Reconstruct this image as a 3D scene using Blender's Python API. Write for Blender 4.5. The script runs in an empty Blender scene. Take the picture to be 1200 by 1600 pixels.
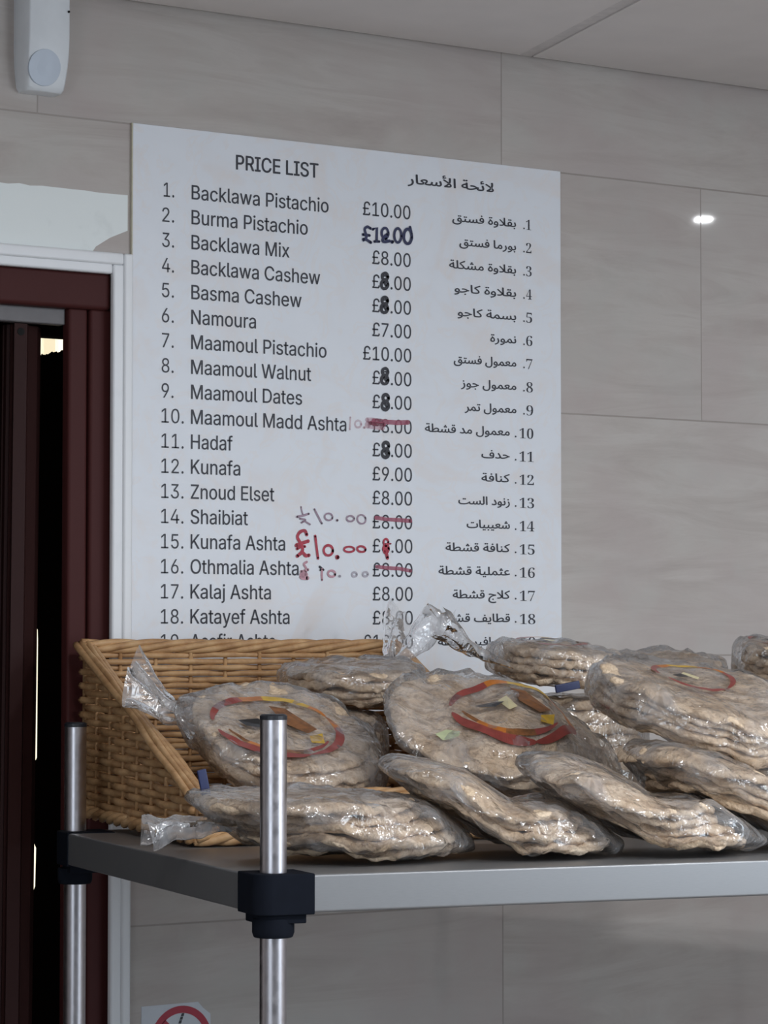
import bpy, bmesh, math, random, os
from math import sin, cos, pi, radians, atan, sqrt
from mathutils import Vector, Matrix, noise
from mathutils.geometry import delaunay_2d_cdt

S = bpy.context.scene
COL = S.collection

# ------------------------------------------------------------------ camera, light, exposure
EYE = 1.70                     # eye height
DIST = 2.967                   # camera to the tiled wall
FOC = 4500.0                   # focal length in pixels of a 1200x1600 frame
PITCH = atan(205.0 / FOC)
YAW = atan(FOC / (6750.0 * cos(PITCH)))
CR = Vector((cos(YAW), -sin(YAW), 0))
CF = Vector((sin(YAW) * cos(PITCH), cos(YAW) * cos(PITCH), sin(PITCH)))
CU = CR.cross(CF)
CAM = Vector((0, -DIST, EYE))

cam = bpy.data.cameras.new('camera')
cam.sensor_fit = 'VERTICAL'; cam.sensor_height = 36.0; cam.lens = FOC / 1600.0 * 36.0
cam.clip_start = 0.05; cam.clip_end = 50
camo = bpy.data.objects.new('camera', cam); COL.objects.link(camo)
m = Matrix((CR, CU, -CF)).transposed().to_4x4(); m.translation = CAM
camo.matrix_world = m
S.camera = camo

S.view_settings.view_transform = 'Standard'; S.view_settings.look = 'None'
S.view_settings.gamma = 1.0; S.view_settings.use_curve_mapping = False
S.view_settings.exposure = 0.66
S.cycles.transparent_max_bounces = 32
S.cycles.max_bounces = 10

world = bpy.data.worlds.new('daylight'); S.world = world; world.use_nodes = True
bg = world.node_tree.nodes['Background']
bg.inputs[0].default_value = (0.78, 0.87, 1.0, 1); bg.inputs[1].default_value = 0.5

def area(name, loc, target, sx, sy, power, col):
    l = bpy.data.lights.new(name, 'AREA'); l.shape = 'RECTANGLE'; l.size = sx; l.size_y = sy
    l.energy = power; l.color = col
    o = bpy.data.objects.new(name, l); COL.objects.link(o)
    o.location = loc
    o.rotation_euler = (Vector(target) - Vector(loc)).to_track_quat('-Z', 'Y').to_euler()
    return o
# daylight: a shop window in the right-hand wall and an added fill lamp by the left-hand wall, low ceiling downlights over the counter
area('side_window_daylight', (3.44, -3.2, 1.8), (1.6, -.3, 1.85), 2.4, 1.15, 30, (0.78, 0.89, 1.0))
area('left_fill_light', (-1.52, -2.2, 1.75), (1.5, -.5, 1.7), 2.2, 1.2, 16, (0.78, 0.89, 1.0))
DOWNLIGHTS = [(3.28, -.93, .8), (2.1, -1.9, 8), (.9, -1.9, 8), (3.0, -2.3, 8), (2.1, -3.5, 8), (.9, -3.5, 8)]

# ------------------------------------------------------------------ helpers
def V(x, y, z): return Vector((x, y, z))

def at_wall(px, py, y=0.0):    # where a sight line meets the plane Y = y
    v = CR * (px - 600) + CU * (800 - py) + CF * FOC
    return CAM + v * ((y + DIST) / v.y)

class MB:
    """collects geometry, then links it as ONE mesh object"""
    def __init__(self): self.v = []; self.f = []; self.m = []; self.cur = 0
    def add(self, vs, fs):
        b = len(self.v); self.v += [tuple(p) for p in vs]
        self.f += [tuple(b + i for i in f) for f in fs]; self.m += [self.cur] * len(fs)
    def box(self, a, b):
        x0, y0, z0 = a; x1, y1, z1 = b
        self.add([(x0,y0,z0),(x1,y0,z0),(x1,y1,z0),(x0,y1,z0),(x0,y0,z1),(x1,y0,z1),(x1,y1,z1),(x0,y1,z1)],
                 [(0,3,2,1),(4,5,6,7),(0,1,5,4),(1,2,6,5),(2,3,7,6),(3,0,4,7)])
    def prism(self, pts, d):
        """closed outline pts swept along vector d"""
        n = len(pts); p2 = [Vector(p) + Vector(d) for p in pts]
        self.add(list(pts) + p2, [tuple(range(n))[::-1], tuple(range(n, 2*n))] + [(i, (i+1) % n, n + (i+1) % n, n + i) for i in range(n)])
    def tube(self, path, r, seg=6, caps=True):
        n = len(path); path = [Vector(p) for p in path]
        vs = []; up = None
        for i, p in enumerate(path):
            t = (path[min(i+1, n-1)] - path[max(i-1, 0)]).normalized()
            if up is None:
                up = V(0,0,1) if abs(t.z) < .9 else V(1,0,0)
            a = t.cross(up).normalized(); up = a.cross(t).normalized()
            rr = r[i] if isinstance(r, (list, tuple)) else r
            for k in range(seg):
                w = 2*pi*k/seg
                vs.append(p + a*(cos(w)*rr) + up*(sin(w)*rr))
        fs = [(i*seg+k, i*seg+(k+1) % seg, (i+1)*seg+(k+1) % seg, (i+1)*seg+k) for i in range(n-1) for k in range(seg)]
        if caps: fs += [tuple(range(seg))[::-1], tuple((n-1)*seg + k for k in range(seg))]
        self.add(vs, fs)
    def lathe(self, prof, c=(0,0,0), seg=40):
        """prof: list of (r, z) around a vertical axis through c"""
        c = Vector(c); vs = []; n = len(prof)
        for r, z in prof:
            for k in range(seg):
                w = 2*pi*k/seg; vs.append(c + V(r*cos(w), r*sin(w), z))
        fs = [(i*seg+k, i*seg+(k+1) % seg, (i+1)*seg+(k+1) % seg, (i+1)*seg+k) for i in range(n-1) for k in range(seg)]
        fs += [tuple(range(seg))[::-1], tuple((n-1)*seg+k for k in range(seg))]
        self.add(vs, fs)
    def grid(self, pts, nu, nv, wrap=False):
        b = []
        for i in range(nu-1):
            for j in range(nv if wrap else nv-1):
                b.append((i*nv+j, i*nv+(j+1) % nv, (i+1)*nv+(j+1) % nv, (i+1)*nv+j))
        self.add(pts, b)
    def build(self, name, mat, parent=None, smooth=False, bevel=0.0, local=None):
        me = bpy.data.meshes.new(name); me.from_pydata(self.v, [], self.f); me.validate()
        mats = mat if isinstance(mat, (list, tuple)) else [mat]
        for q in mats: me.materials.append(q)
        if len(mats) > 1 and len(me.polygons) == len(self.m):
            me.polygons.foreach_set('material_index', self.m)
        bm = bmesh.new(); bm.from_mesh(me); bmesh.ops.recalc_face_normals(bm, faces=bm.faces); bm.to_mesh(me); bm.free()
        if smooth: me.polygons.foreach_set('use_smooth', [True]*len(me.polygons))
        o = bpy.data.objects.new(name, me); COL.objects.link(o)
        if parent is not None: o.parent = parent
        if bevel:
            b = o.modifiers.new('bevel', 'BEVEL'); b.width = bevel; b.segments = 3; b.limit_method = 'ANGLE'; b.angle_limit = radians(40)
            me.polygons.foreach_set('use_smooth', [True]*len(me.polygons))
            w = o.modifiers.new('wn', 'WEIGHTED_NORMAL'); w.keep_sharp = True
        return o

def tag(o, label=None, cat=None, group=None, kind=None):
    if label: o['label'] = label
    if cat: o['category'] = cat
    if group: o['group'] = group
    if kind: o['kind'] = kind
    return o
def thing(name, loc, label, cat, group=None):
    o = bpy.data.objects.new(name, None); COL.objects.link(o); o.location = loc
    o.empty_display_size = .05
    return tag(o, label, cat, group)

# ------------------------------------------------------------------ materials
class N:
    def __init__(self, name):
        self.mat = bpy.data.materials.new(name); self.mat.use_nodes = True
        self.t = self.mat.node_tree; self.p = self.t.nodes['Principled BSDF']; self.out = self.t.nodes['Material Output']
    def n(self, typ, **kw):
        x = self.t.nodes.new(typ)
        for k, v in kw.items(): setattr(x, k, v)
        return x
    def l(self, a, b): self.t.links.new(a, b)
    def val(self, sock, x):
        if isinstance(x, bpy.types.NodeSocket): self.l(x, sock)
        else: sock.default_value = x
    def math(self, op, a, b=0.0, c=None, clamp=False):
        x = self.n('ShaderNodeMath', operation=op, use_clamp=clamp); self.val(x.inputs[0], a); self.val(x.inputs[1], b)
        if c is not None: self.val(x.inputs[2], c)
        return x.outputs[0]
    def coord(self, scale=(1,1,1), loc=(0,0,0), rot=(0,0,0), kind='Object'):
        c = self.n('ShaderNodeTexCoord'); mp = self.n('ShaderNodeMapping')
        mp.inputs['Scale'].default_value = scale; mp.inputs['Location'].default_value = loc; mp.inputs['Rotation'].default_value = rot
        self.l(c.outputs[kind], mp.inputs[0]); return mp.outputs[0]
    def noise(self, vec, scale, detail=4, rough=.55, dist=0.0):
        x = self.n('ShaderNodeTexNoise'); self.l(vec, x.inputs['Vector'])
        x.inputs['Scale'].default_value = scale; x.inputs['Detail'].default_value = detail
        x.inputs['Roughness'].default_value = rough; x.inputs['Distortion'].default_value = dist
        return x.outputs['Fac']
    def ramp(self, fac, stops):
        r = self.n('ShaderNodeValToRGB'); self.l(fac, r.inputs[0]); e = r.color_ramp.elements
        while len(e) < len(stops): e.new(.5)
        for q, (p, c) in zip(e, stops): q.position = p; q.color = (*c, 1) if len(c) == 3 else c
        return r.outputs[0]
    def mix(self, fac, a, b, blend='MIX'):
        x = self.n('ShaderNodeMix', data_type='RGBA', blend_type=blend)
        self.val(x.inputs[0], fac)
        for s, q in ((x.inputs[6], a), (x.inputs[7], b)):
            if isinstance(q, tuple): s.default_value = (*q, 1)
            else: self.l(q, s)
        return x.outputs[2]
    def bump(self, h, strength, dist=.002):
        b = self.n('ShaderNodeBump'); b.inputs['Strength'].default_value = strength; b.inputs['Distance'].default_value = dist
        self.l(h, b.inputs['Height']); return b.outputs[0]
    def set(self, col=None, rough=None, metal=None, normal=None, spec=None):
        if col is not None: self.val(self.p.inputs['Base Color'], (*col, 1) if isinstance(col, tuple) else col)
        if rough is not None: self.val(self.p.inputs['Roughness'], rough)
        if metal is not None: self.p.inputs['Metallic'].default_value = metal
        if spec is not None: self.p.inputs['Specular IOR Level'].default_value = spec
        if normal is not None: self.l(normal, self.p.inputs['Normal'])
        return self.mat

def plain(name, col, rough=.5, metal=0.0, var=.08, scale=60, bump=0.0, spec=None):
    k = N(name); c = k.coord(); f = k.noise(c, scale, 3)
    lo = tuple(x*(1-var) for x in col); hi = tuple(min(1, x*(1+var)) for x in col)
    return k.set(k.ramp(f, [(.3, lo), (.7, hi)]), rough, metal, k.bump(f, bump) if bump else None, spec)

GZ, GP, GW = 2.311, .3135, .662       # a grout line's height, the courses' height, the tiles' width
def mat_tiles():
    k = N('polished_stone_tiles')
    c = k.n('ShaderNodeTexCoord'); sp = k.n('ShaderNodeSeparateXYZ'); k.l(c.outputs['Object'], sp.inputs[0])
    x, z = sp.outputs[0], sp.outputs[2]
    row = k.math('DIVIDE', k.math('SUBTRACT', GZ, z), GP); ri = k.math('FLOOR', row); rf = k.math('FRACT', row)
    odd = k.math('MODULO', k.math('ADD', ri, 20.0), 2.0)
    cx = k.math('DIVIDE', k.math('SUBTRACT', k.math('ADD', x, k.math('MULTIPLY', odd, GW/2)), 2.161 + GW/2*1.0 - 10*GW), GW)
    ci = k.math('FLOOR', cx); cf = k.math('FRACT', cx)
    dz = k.math('MULTIPLY', k.math('MINIMUM', rf, k.math('SUBTRACT', 1.0, rf)), GP)
    dx = k.math('MULTIPLY', k.math('MINIMUM', cf, k.math('SUBTRACT', 1.0, cf)), GW)
    gz = k.math('LESS_THAN', dz, .0011); gx = k.math('LESS_THAN', dx, .0009)
    g = k.math('MAXIMUM', gz, gx)
    cb = k.n('ShaderNodeCombineXYZ')
    k.l(k.math('ADD', x, k.math('MULTIPLY', ri, 3.7)), cb.inputs[0]); k.l(k.math('MULTIPLY', ci, 2.3), cb.inputs[1])
    k.l(z, cb.inputs[2])
    mp = k.n('ShaderNodeMapping'); mp.inputs['Scale'].default_value = (1.3, 1, 9); mp.inputs['Rotation'].default_value = (0, .03, 0); k.l(cb.outputs[0], mp.inputs[0])
    vein = k.noise(mp.outputs[0], 2.2, 8, .66, .9)
    mp2 = k.n('ShaderNodeMapping'); mp2.inputs['Scale'].default_value = (3, 1, 30); k.l(cb.outputs[0], mp2.inputs[0])
    fine = k.noise(mp2.outputs[0], 3.0, 6, .6, .3)
    cloud = k.noise(cb.outputs[0], 5.0, 3)
    col = k.ramp(vein, [(.30, (.42, .368, .345)), (.46, (.495, .45, .42)), (.56, (.545, .505, .475)), (.72, (.46, .41, .385))])
    col = k.mix(k.math('MULTIPLY', fine, .35), col, (.575, .535, .50))
    col = k.mix(k.ramp(cloud, [(.42, (0, 0, 0)), (.62, (.55, .55, .55))]), col, (.485, .415, .40))
    cl2 = k.noise(cb.outputs[0], 11.0, 4, .6)
    col = k.mix(k.ramp(cl2, [(.50, (0, 0, 0)), (.66, (.4, .4, .4))]), col, (.51, .495, .465))
    col = k.mix(g, col, k.mix(fine, (.30, .26, .235), (.40, .36, .33)))
    return k.set(col, k.math('ADD', .035, k.math('MULTIPLY', g, .5)), 0, k.bump(k.math('SUBTRACT', 1.0, g), .35, .001), .4)

def mat_bread(name='flatbread_crust', pale=(.84, .665, .49), mid=(.72, .53, .35), dark=(.24, .13, .065)):
    k = N(name); c = k.coord()
    a = k.noise(c, 28, 5, .6); b = k.noise(c, 95, 4, .65, .4); d = k.noise(c, 260, 3, .6)
    col = k.ramp(a, [(.36, mid), (.58, pale)])
    spots = k.ramp(b, [(.48, (0, 0, 0)), (.62, (1, 1, 1))])
    col = k.mix(k.math('MULTIPLY', spots, .65), col, tuple(x*.5 + y*.5 for x, y in zip(dark, mid)))
    e = k.noise(c, 60, 6, .7, 1.0); burn = k.ramp(e, [(.555, (0, 0, 0)), (.66, (1, 1, 1))])
    col = k.mix(k.math('MULTIPLY', burn, .7), col, dark)
    col = k.mix(k.math('MULTIPLY', d, .25), col, (.74, .64, .51))
    h = k.math('ADD', k.math('MULTIPLY', b, .6), k.math('MULTIPLY', d, .4))
    return k.set(col, .8, 0, k.bump(h, 1.0, .006), .2)

def mat_film(name, haze, gloss, bump_s, scale):
    k = N(name); c = k.coord()
    h1 = k.noise(c, scale, 3, .5, 1.2); h2 = k.noise(c, scale*3.1, 2, .5, .8)
    v = k.n('ShaderNodeTexVoronoi', feature='SMOOTH_F1'); k.l(c, v.inputs['Vector']); v.inputs['Scale'].default_value = scale*1.5
    v.inputs['Smoothness'].default_value = .25
    hh = k.math('ADD', k.math('ADD', h1, k.math('MULTIPLY', h2, .35)), k.math('MULTIPLY', v.outputs['Distance'], .8))
    nb = k.bump(hh, bump_s, .012)
    tr = k.n('ShaderNodeBsdfTransparent'); tr.inputs[0].default_value = (.985, .985, .99, 1)
    gl = k.n('ShaderNodeBsdfGlossy'); gl.inputs['Roughness'].default_value = .13; gl.inputs[0].default_value = (1, 1, 1, 1); k.l(nb, gl.inputs['Normal'])
    df = k.n('ShaderNodeBsdfDiffuse'); df.inputs[0].default_value = (.90, .92, .96, 1); k.l(nb, df.inputs['Normal'])
    tl = k.n('ShaderNodeBsdfTranslucent'); tl.inputs[0].default_value = (.90, .92, .96, 1)
    dd = k.n('ShaderNodeMixShader'); dd.inputs[0].default_value = .4; k.l(df.outputs[0], dd.inputs[1]); k.l(tl.outputs[0], dd.inputs[2])
    lw = k.n('ShaderNodeLayerWeight'); lw.inputs['Blend'].default_value = .28; k.l(nb, lw.inputs['Normal'])
    m1 = k.n('ShaderNodeMixShader')
    hz = k.math('MULTIPLY', k.ramp(h1, [(.42, (.22, .22, .22)), (.66, (1, 1, 1))]), haze)
    k.l(hz, m1.inputs[0]); k.l(tr.outputs[0], m1.inputs[1]); k.l(dd.outputs[0], m1.inputs[2])
    m2 = k.n('ShaderNodeMixShader'); k.l(k.math('MULTIPLY_ADD', lw.outputs['Fresnel'], gloss, .075, clamp=True), m2.inputs[0])
    k.l(m1.outputs[0], m2.inputs[1]); k.l(gl.outputs[0], m2.inputs[2])
    k.l(m2.outputs[0], k.out.inputs[0]); k.t.nodes.remove(k.p)
    return k.mat

def mat_wicker():
    k = N('willow_wicker'); c = k.coord()
    a = k.noise(c, 45, 4, .6); b = k.noise(k.coord((40, 40, 400)), 1.0, 3)
    col = k.ramp(a, [(.3, (.38, .20, .088)), (.55, (.60, .365, .18)), (.75, (.72, .48, .26))])
    col = k.mix(k.math('MULTIPLY', b, .3), col, (.40, .21, .09))
    return k.set(col, .48, 0, k.bump(b, .15, .001), .4)

def mat_steel(name, col=(.60, .61, .63), rough=.3, stretch=(1, 1, 1), metal=1.0):
    k = N(name); c = k.coord(stretch); f = k.noise(c, 120, 4)
    return k.set(k.ramp(f, [(.3, tuple(x*.92 for x in col)), (.7, col)]), k.ramp(f, [(.3, (rough*.85,)*3), (.7, (rough*1.15,)*3)]), metal, k.bump(f, .03, .0005))

def mat_paint(name, col, rough=.45, dirt=.25, spec=.4):
    k = N(name); c = k.coord(); a = k.noise(c, 14, 6, .65); b = k.noise(c, 150, 3)
    col2 = k.mix(k.ramp(a, [(.58, (0,0,0)), (.8, (dirt,)*3)]), col, tuple(x*.62 for x in col))
    return k.set(col2, rough, 0, k.bump(b, .08, .001), spec)

def mat_board():
    k = N('printed_board'); c = k.coord()
    a = k.noise(c, 7, 4, .5, 2.5); b = k.noise(c, 16, 3, .5, 3.0)
    v = k.n('ShaderNodeTexVoronoi', feature='DISTANCE_TO_EDGE'); k.l(c, v.inputs['Vector']); v.inputs['Scale'].default_value = 9
    col = k.ramp(a, [(.35, (.81, .835, .885)), (.52, (.80, .825, .875)), (.66, (.80, .79, .81))])
    col = k.mix(k.ramp(b, [(.52, (0,0,0)), (.60, (.30,.30,.30)), (.66, (0,0,0))]), col, (.82, .755, .72))
    return k.set(col, .38, 0, None, .4)

def marker(name, col, clear, scale=250):
    """translucent marker ink that lets the print below show"""
    k = N(name); c = k.coord(); f = k.noise(c, scale, 4, .6)
    k.set(k.ramp(f, [(.3, tuple(x*.85 for x in col)), (.7, col)]), .5)
    t = k.n('ShaderNodeBsdfTransparent'); mx = k.n('ShaderNodeMixShader')
    k.l(k.math('MULTIPLY_ADD', f, .5, clear - .25, clamp=True), mx.inputs[0]); k.l(k.p.outputs[0], mx.inputs[1]); k.l(t.outputs[0], mx.inputs[2]); k.l(mx.outputs[0], k.out.inputs[0])
    return k.mat

def emit(name, col, st):
    k = N(name); e = k.n('ShaderNodeEmission'); e.inputs[0].default_value = (*col, 1); e.inputs[1].default_value = st
    k.l(e.outputs[0], k.out.inputs[0]); k.t.nodes.remove(k.p); return k.mat

M = dict(
    tiles=mat_tiles(), ceiling=plain('ceiling_panel', (.82, .77, .745), .8, var=.03, scale=9), bar=plain('ceiling_bar', (.70, .655, .635), .6),
    dark_void=plain('dark_void', (.02, .018, .016), .9), floor=plain('floor_tiles', (.36, .33, .31), .4), side=plain('painted_side_wall', (.46, .43, .41), .7),
    sidedark=plain('left_side_wall', (.34, .32, .315), .7), front=plain('front_wall', (.20, .225, .25), .6),
    white=mat_paint('white_gloss_paint', (.84, .85, .87), .35), oldwhite=mat_paint('old_white_paint', (.86, .90, .89), .6, .4),
    brown=mat_paint('brown_metal_paint', (.066, .018, .017), .55, .35, .15), darkpanel=mat_paint('dark_shutter_metal', (.032, .012, .011), .55, .3, .12),
    rail=plain('grey_rail', (.135, .125, .13), .5), black_hole=plain('hole', (.004, .004, .004), .9),
    mask=plain('mask_black', (.008, .005, .004), .9, spec=.05), backroom=plain('dark_plaster', (.05, .035, .028), .9),
    pane=emit('lit_blind', (1.0, .87, .60), .62), pane2=emit('lit_blind_bright', (1.0, .90, .66), .95),
    pir=plain('sensor_plastic', (.78, .81, .84), .42, var=.02), lens=plain('sensor_lens', (.52, .58, .67), .35, var=.02),
    board=mat_board(), edge=plain('board_edge', (.58, .54, .42), .6),
    ink=plain('printed_ink', (.026, .027, .040), .5), navy=plain('navy_marker', (.008, .014, .075), .45), black=plain('black_marker', (.022, .022, .032), .5),
    red=plain('red_marker', (.42, .025, .055), .5, var=.25, scale=300), strike=marker('faded_red_marker', (.46, .10, .17), .30),
    pink=plain('pale_red_marker', (.55, .30, .36), .6, var=.15, scale=300), mauve=plain('pale_mauve_marker', (.36, .26, .33), .6, var=.15, scale=300),
    greymark=plain('pale_grey_marker', (.47, .44, .50), .6, var=.1, scale=300), blush=marker('smeared_marker', (.60, .24, .32), .62, 120),
    steel=mat_steel('brushed_steel', (.29, .292, .30), .42, (1, 12, 12), .6), chrome=mat_steel('chrome_post', (.62, .60, .63), .34),
    plastic=plain('black_plastic', (.008, .010, .016), .8, spec=.08), cap=plain('dark_cap', (.016, .018, .024), .4),
    wicker=mat_wicker(), bread=mat_bread(), bread2=mat_bread('flatbread_crust_pale', (.88, .72, .55), (.77, .58, .40), (.30, .16, .085)),
    film=mat_film('clear_bag_film', .30, .75, 1.0, 20), tail=mat_film('gathered_bag_film', .60, .95, .5, 24),
    clip=plain('navy_clip', (.030, .040, .115), .35), paper=plain('white_paper', (.66, .69, .74), .7, var=.03), notered=plain('notice_red', (.42, .02, .05), .5),
    lred=plain('print_red', (.27, .05, .04), .3, var=.2, scale=90), lyel=plain('print_yellow', (.62, .38, .02), .3, var=.2, scale=90),
    lor=plain('print_orange', (.50, .16, .02), .3, var=.2, scale=90), lbrown=plain('print_brown', (.22, .085, .025), .3, var=.45, scale=120),
    lblack=plain('print_black', (.012, .010, .010), .3), lcream=plain('print_cream', (.68, .60, .36), .3), lgreen=plain('print_green', (.52, .57, .34), .4),
)
tube_mat = emit('downlight_lens', (1.0, .97, .92), 14.0)

# ------------------------------------------------------------------ the setting
XO, ZO = 1.606, 2.140           # right side and head of the doorway
CZ = 2.455                      # ceiling
XL, XR, YF = -1.6, 3.5, -5.2
w = MB()
w.box((XO, 0, 0), (XR, .025, CZ+.05)); w.box((1.80, .025, 0), (XR, .12, CZ+.05)); w.box((.45, 0, ZO), (XO, .12, CZ+.05)); w.box((XL, 0, 0), (.45, .12, CZ+.05))
tag(w.build('wall_back', M['tiles']), 'wall of polished beige stone tiles', kind='structure')
w = MB(); w.box((XL-.1, YF, 0), (XL, 0, CZ)); tag(w.build('wall_left', M['sidedark']), kind='structure')
w = MB(); w.box((XR, YF, 0), (XR+.1, 0, CZ)); tag(w.build('wall_right', M['side']), kind='structure')
w = MB(); w.box((XL, YF, -.1), (XR, 2.0, 0)); tag(w.build('floor', M['floor']), kind='structure')
w = MB(); w.box((XL, YF-.1, 0), (XR, YF, CZ))
tag(w.build('wall_front', M['front']), kind='structure')

w = MB()
cj = [at_wall(825, 85), at_wall(985, 0)]
jx, jd = 2.196, -.272             # the joint runs away from the wall, leaning right
def jl(y, off): return jx + off + (-y)*jd
for a, b in ((XL, None), (None, XR)):
    if b is None: pts = [(XL, -.011, CZ), (jl(-.011, -.011), -.011, CZ), (jl(YF, -.011), YF, CZ), (XL, YF, CZ)]
    else: pts = [(jl(-.011, .011), -.011, CZ), (XR, -.011, CZ), (XR, YF, CZ), (jl(YF, .011), YF, CZ)]
    w.prism([Vector(p) for p in pts], (0, 0, .02))
tag(w.build('ceiling', M['ceiling']), kind='structure')
w = MB(); w.prism([V(jl(-.004, -.0105), -.004, CZ+.0015), V(jl(-.004, .0105), -.004, CZ+.0015), V(jl(YF, .0105), YF, CZ+.0015), V(jl(YF, -.0105), YF, CZ+.0015)], (0, 0, .012))
tag(w.build('trim_ceiling_joint', M['bar']), kind='structure')
w = MB(); w.box((XL, YF, CZ+.03), (XR, .12, CZ+.05)); tag(w.build('ceiling_gap_shade', M['dark_void']), kind='structure')  # near-black sheet, the shade of the gap along the wall put into its colour

# old painted band above the doorway, ragged where the brush stopped
random.seed(4)
zt, zb = 2.2265, ZO+.012
top = []
for i in range(80):
    x = .5 + (1.617-.5)*i/79
    top.append(V(x, 0, zt + .0016*noise.noise(V(x*60, 0, 0)) + .003*noise.noise(V(x*9, 3, 0))))
pts = [V(.5, 0, zb)] + top + [V(1.617, 0, 2.186), V(1.585, 0, 2.163), V(1.578, 0, zb)][::1]
w = MB(); w.prism([p + V(0, -.0015, 0) for p in [V(.5, 0, zb)] + top + [V(1.617, 0, 2.184), V(1.594, 0, 2.174), V(1.575, 0, 2.162), V(1.568, 0, zb)]], (0, .0015, 0))
tag(w.build('trim_1', M['oldwhite']), 'old white painted band above the doorway', kind='structure')
# white moulding round the doorway: two steps
def moulding(name, x0, x1, z0, z1, y):
    w = MB(); return w
w = MB()
w.box((.45, -.0095, ZO+.002), (1.6088, 0, ZO+.016)); w.box((.45, -.0065, ZO-.009), (1.5955, .004, ZO+.004))
tag(w.build('trim_2', M['white'], bevel=.003), 'white moulding over the doorway', kind='structure')
w = MB()
w.box((1.609, -.0095, 0), (1.6212, 0, ZO+.016)); w.box((XO-.010, -.0065, 0), (1.611, .003, ZO+.003))
tag(w.build('trim_3', M['white'], bevel=.003), 'white moulding beside the doorway', kind='structure')

# doorway: brown metal frame with folding security panels
d = thing('door_1', (1.5, .02, 0), 'brown metal doorway with folding shutter panels and steel rail', 'door'); d['kind'] = 'structure'
def dpart(w, name, mat, bev=.003, label=None):
    for i, p in enumerate(w.v): w.v[i] = (p[0]-1.5, p[1]-.02, p[2])
    o = w.build(name, mat, d, bevel=bev)
    if label: o['label'] = label
    return o
HB_ = at_wall(0, 473, .004).z; RB_ = at_wall(0, 501, .020).z
w = MB(); w.box((.45, .004, HB_), (XO-.006, .062, ZO-.006)); dpart(w, 'header', M['brown'], .006)
x1, x2 = 1.5475, 1.5735
w = MB(); w.box((x1, .012, 0), (x2-.001, .030, HB_+.002)); dpart(w, 'jamb', M['brown'], .004)
w = MB(); w.box((x2+.001, .010, 0), (XO-.0015, .030, HB_+.002)); dpart(w, 'jamb', M['brown'], .004)
w = MB(); w.box((.45, .020, RB_), (x1-.0005, .034, HB_+.001)); dpart(w, 'steel_rail', M['rail'], .002, 'grey brushed steel rail')
def panel_x(px, y): return at_wall(px, 800, y).x
def panel(cols):
    w = MB(); f = [V(panel_x(px, y), y, .02) for px, y in cols]; b = [p + V(0, .010, 0) for p in f[::-1]]
    f = [p + V(-.017, 0, 0) for p in f]; b = [p + V(-.017, 0, 0) for p in b]; w.prism(f + b, (.017, 0, RB_-.0008-.02)); return dpart(w, 'folding_panel', M['darkpanel'], 0)
panel([(3, .058), (9, .044), (19, .040), (21, .026), (41, .026), (43, .040), (57, .046), (62.5, .060)])
panel([(-62, .058), (-56, .044), (-46, .040), (-44, .026), (-24, .026), (-22, .040), (-8, .046), (-3, .060)])
w = MB(); w.box((.45, .066, at_wall(90, 530, .09).z), (1.585, .09, 2.12)); dpart(w, 'rail_mask', M['mask'], 0)  # added dark box that blocks the blind's glow under the rail
w = MB(); h = at_wall(33, 518, .0255)
w.prism([V(h.x + .0045*cos(a), .0262, h.z + .0045*sin(a)) for a in [2*pi*i/24 for i in range(24)]], (0, -.0008, 0)); dpart(w, 'bolt_hole', M['black_hole'], 0)

# the unlit room behind, with a lit blind and an added dark curtain
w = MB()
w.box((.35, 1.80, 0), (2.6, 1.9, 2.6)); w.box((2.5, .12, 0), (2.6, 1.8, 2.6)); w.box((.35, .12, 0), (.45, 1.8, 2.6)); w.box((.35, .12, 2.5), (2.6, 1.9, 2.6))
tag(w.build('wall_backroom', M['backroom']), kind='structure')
YB = 1.76
def bw(px, py, y=YB): return at_wall(px, py, y)
win = bpy.data.objects.new('window_1', None); COL.objects.link(win); tag(win, 'lit cream blind in the dark room behind the doorway', kind='structure')
pl = [0, 2, 58, 78, 84, 99, 103, 124]
def slat(p0, p1, mat, y0=526, y1=1700):
    a = bw(p0, y0); b = bw(p1, y1); w = MB(); w.box((a.x, YB-.006, b.z), (b.x, YB, a.z)); return w.build('blind_slat', mat, win)
slat(30, 60, M['pane2'], 520); slat(62, 83, M['pane'], 528); slat(84, 97.5, M['pane2'], 530); slat(99, 122, M['pane'], 531)
slat(-22, -4, M['pane2'], 520); slat(-3, 3, M['pane2'], 520)
YC = 1.55
w = MB(); lo = []; n = 60
for i in range(n+1):
    px = 61 + (140-61)*i/n
    a = at_wall(px, 556 - 12*i/n*1.4 + 3.5*noise.noise(V(i*.35, 1.3, 0)) + 2*noise.noise(V(i*1.1, 4, 0)), YC); lo.append(a)
outl = lo + [V(lo[-1].x, YC, .02)]
for py, px in ((1600, 50), (1400, 50), (1385, 56), (1325, 57.5), (1312, 52), (1195, 53), (1184, 58.8), (1000, 60.5), (984, 60), (975, 55), (930, 58.5), (900, 59.6), (600, 62.8)):
    outl.append(at_wall(px, py, YC))
w.prism(outl, (0, .003, 0))  # added dark sheet, edge cut to let the blind's glow through in slits
cu = tag(w.build('blind_mask', M['mask']), 'added dark curtain with a ragged top hung behind the doorway', 'mask')

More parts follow.
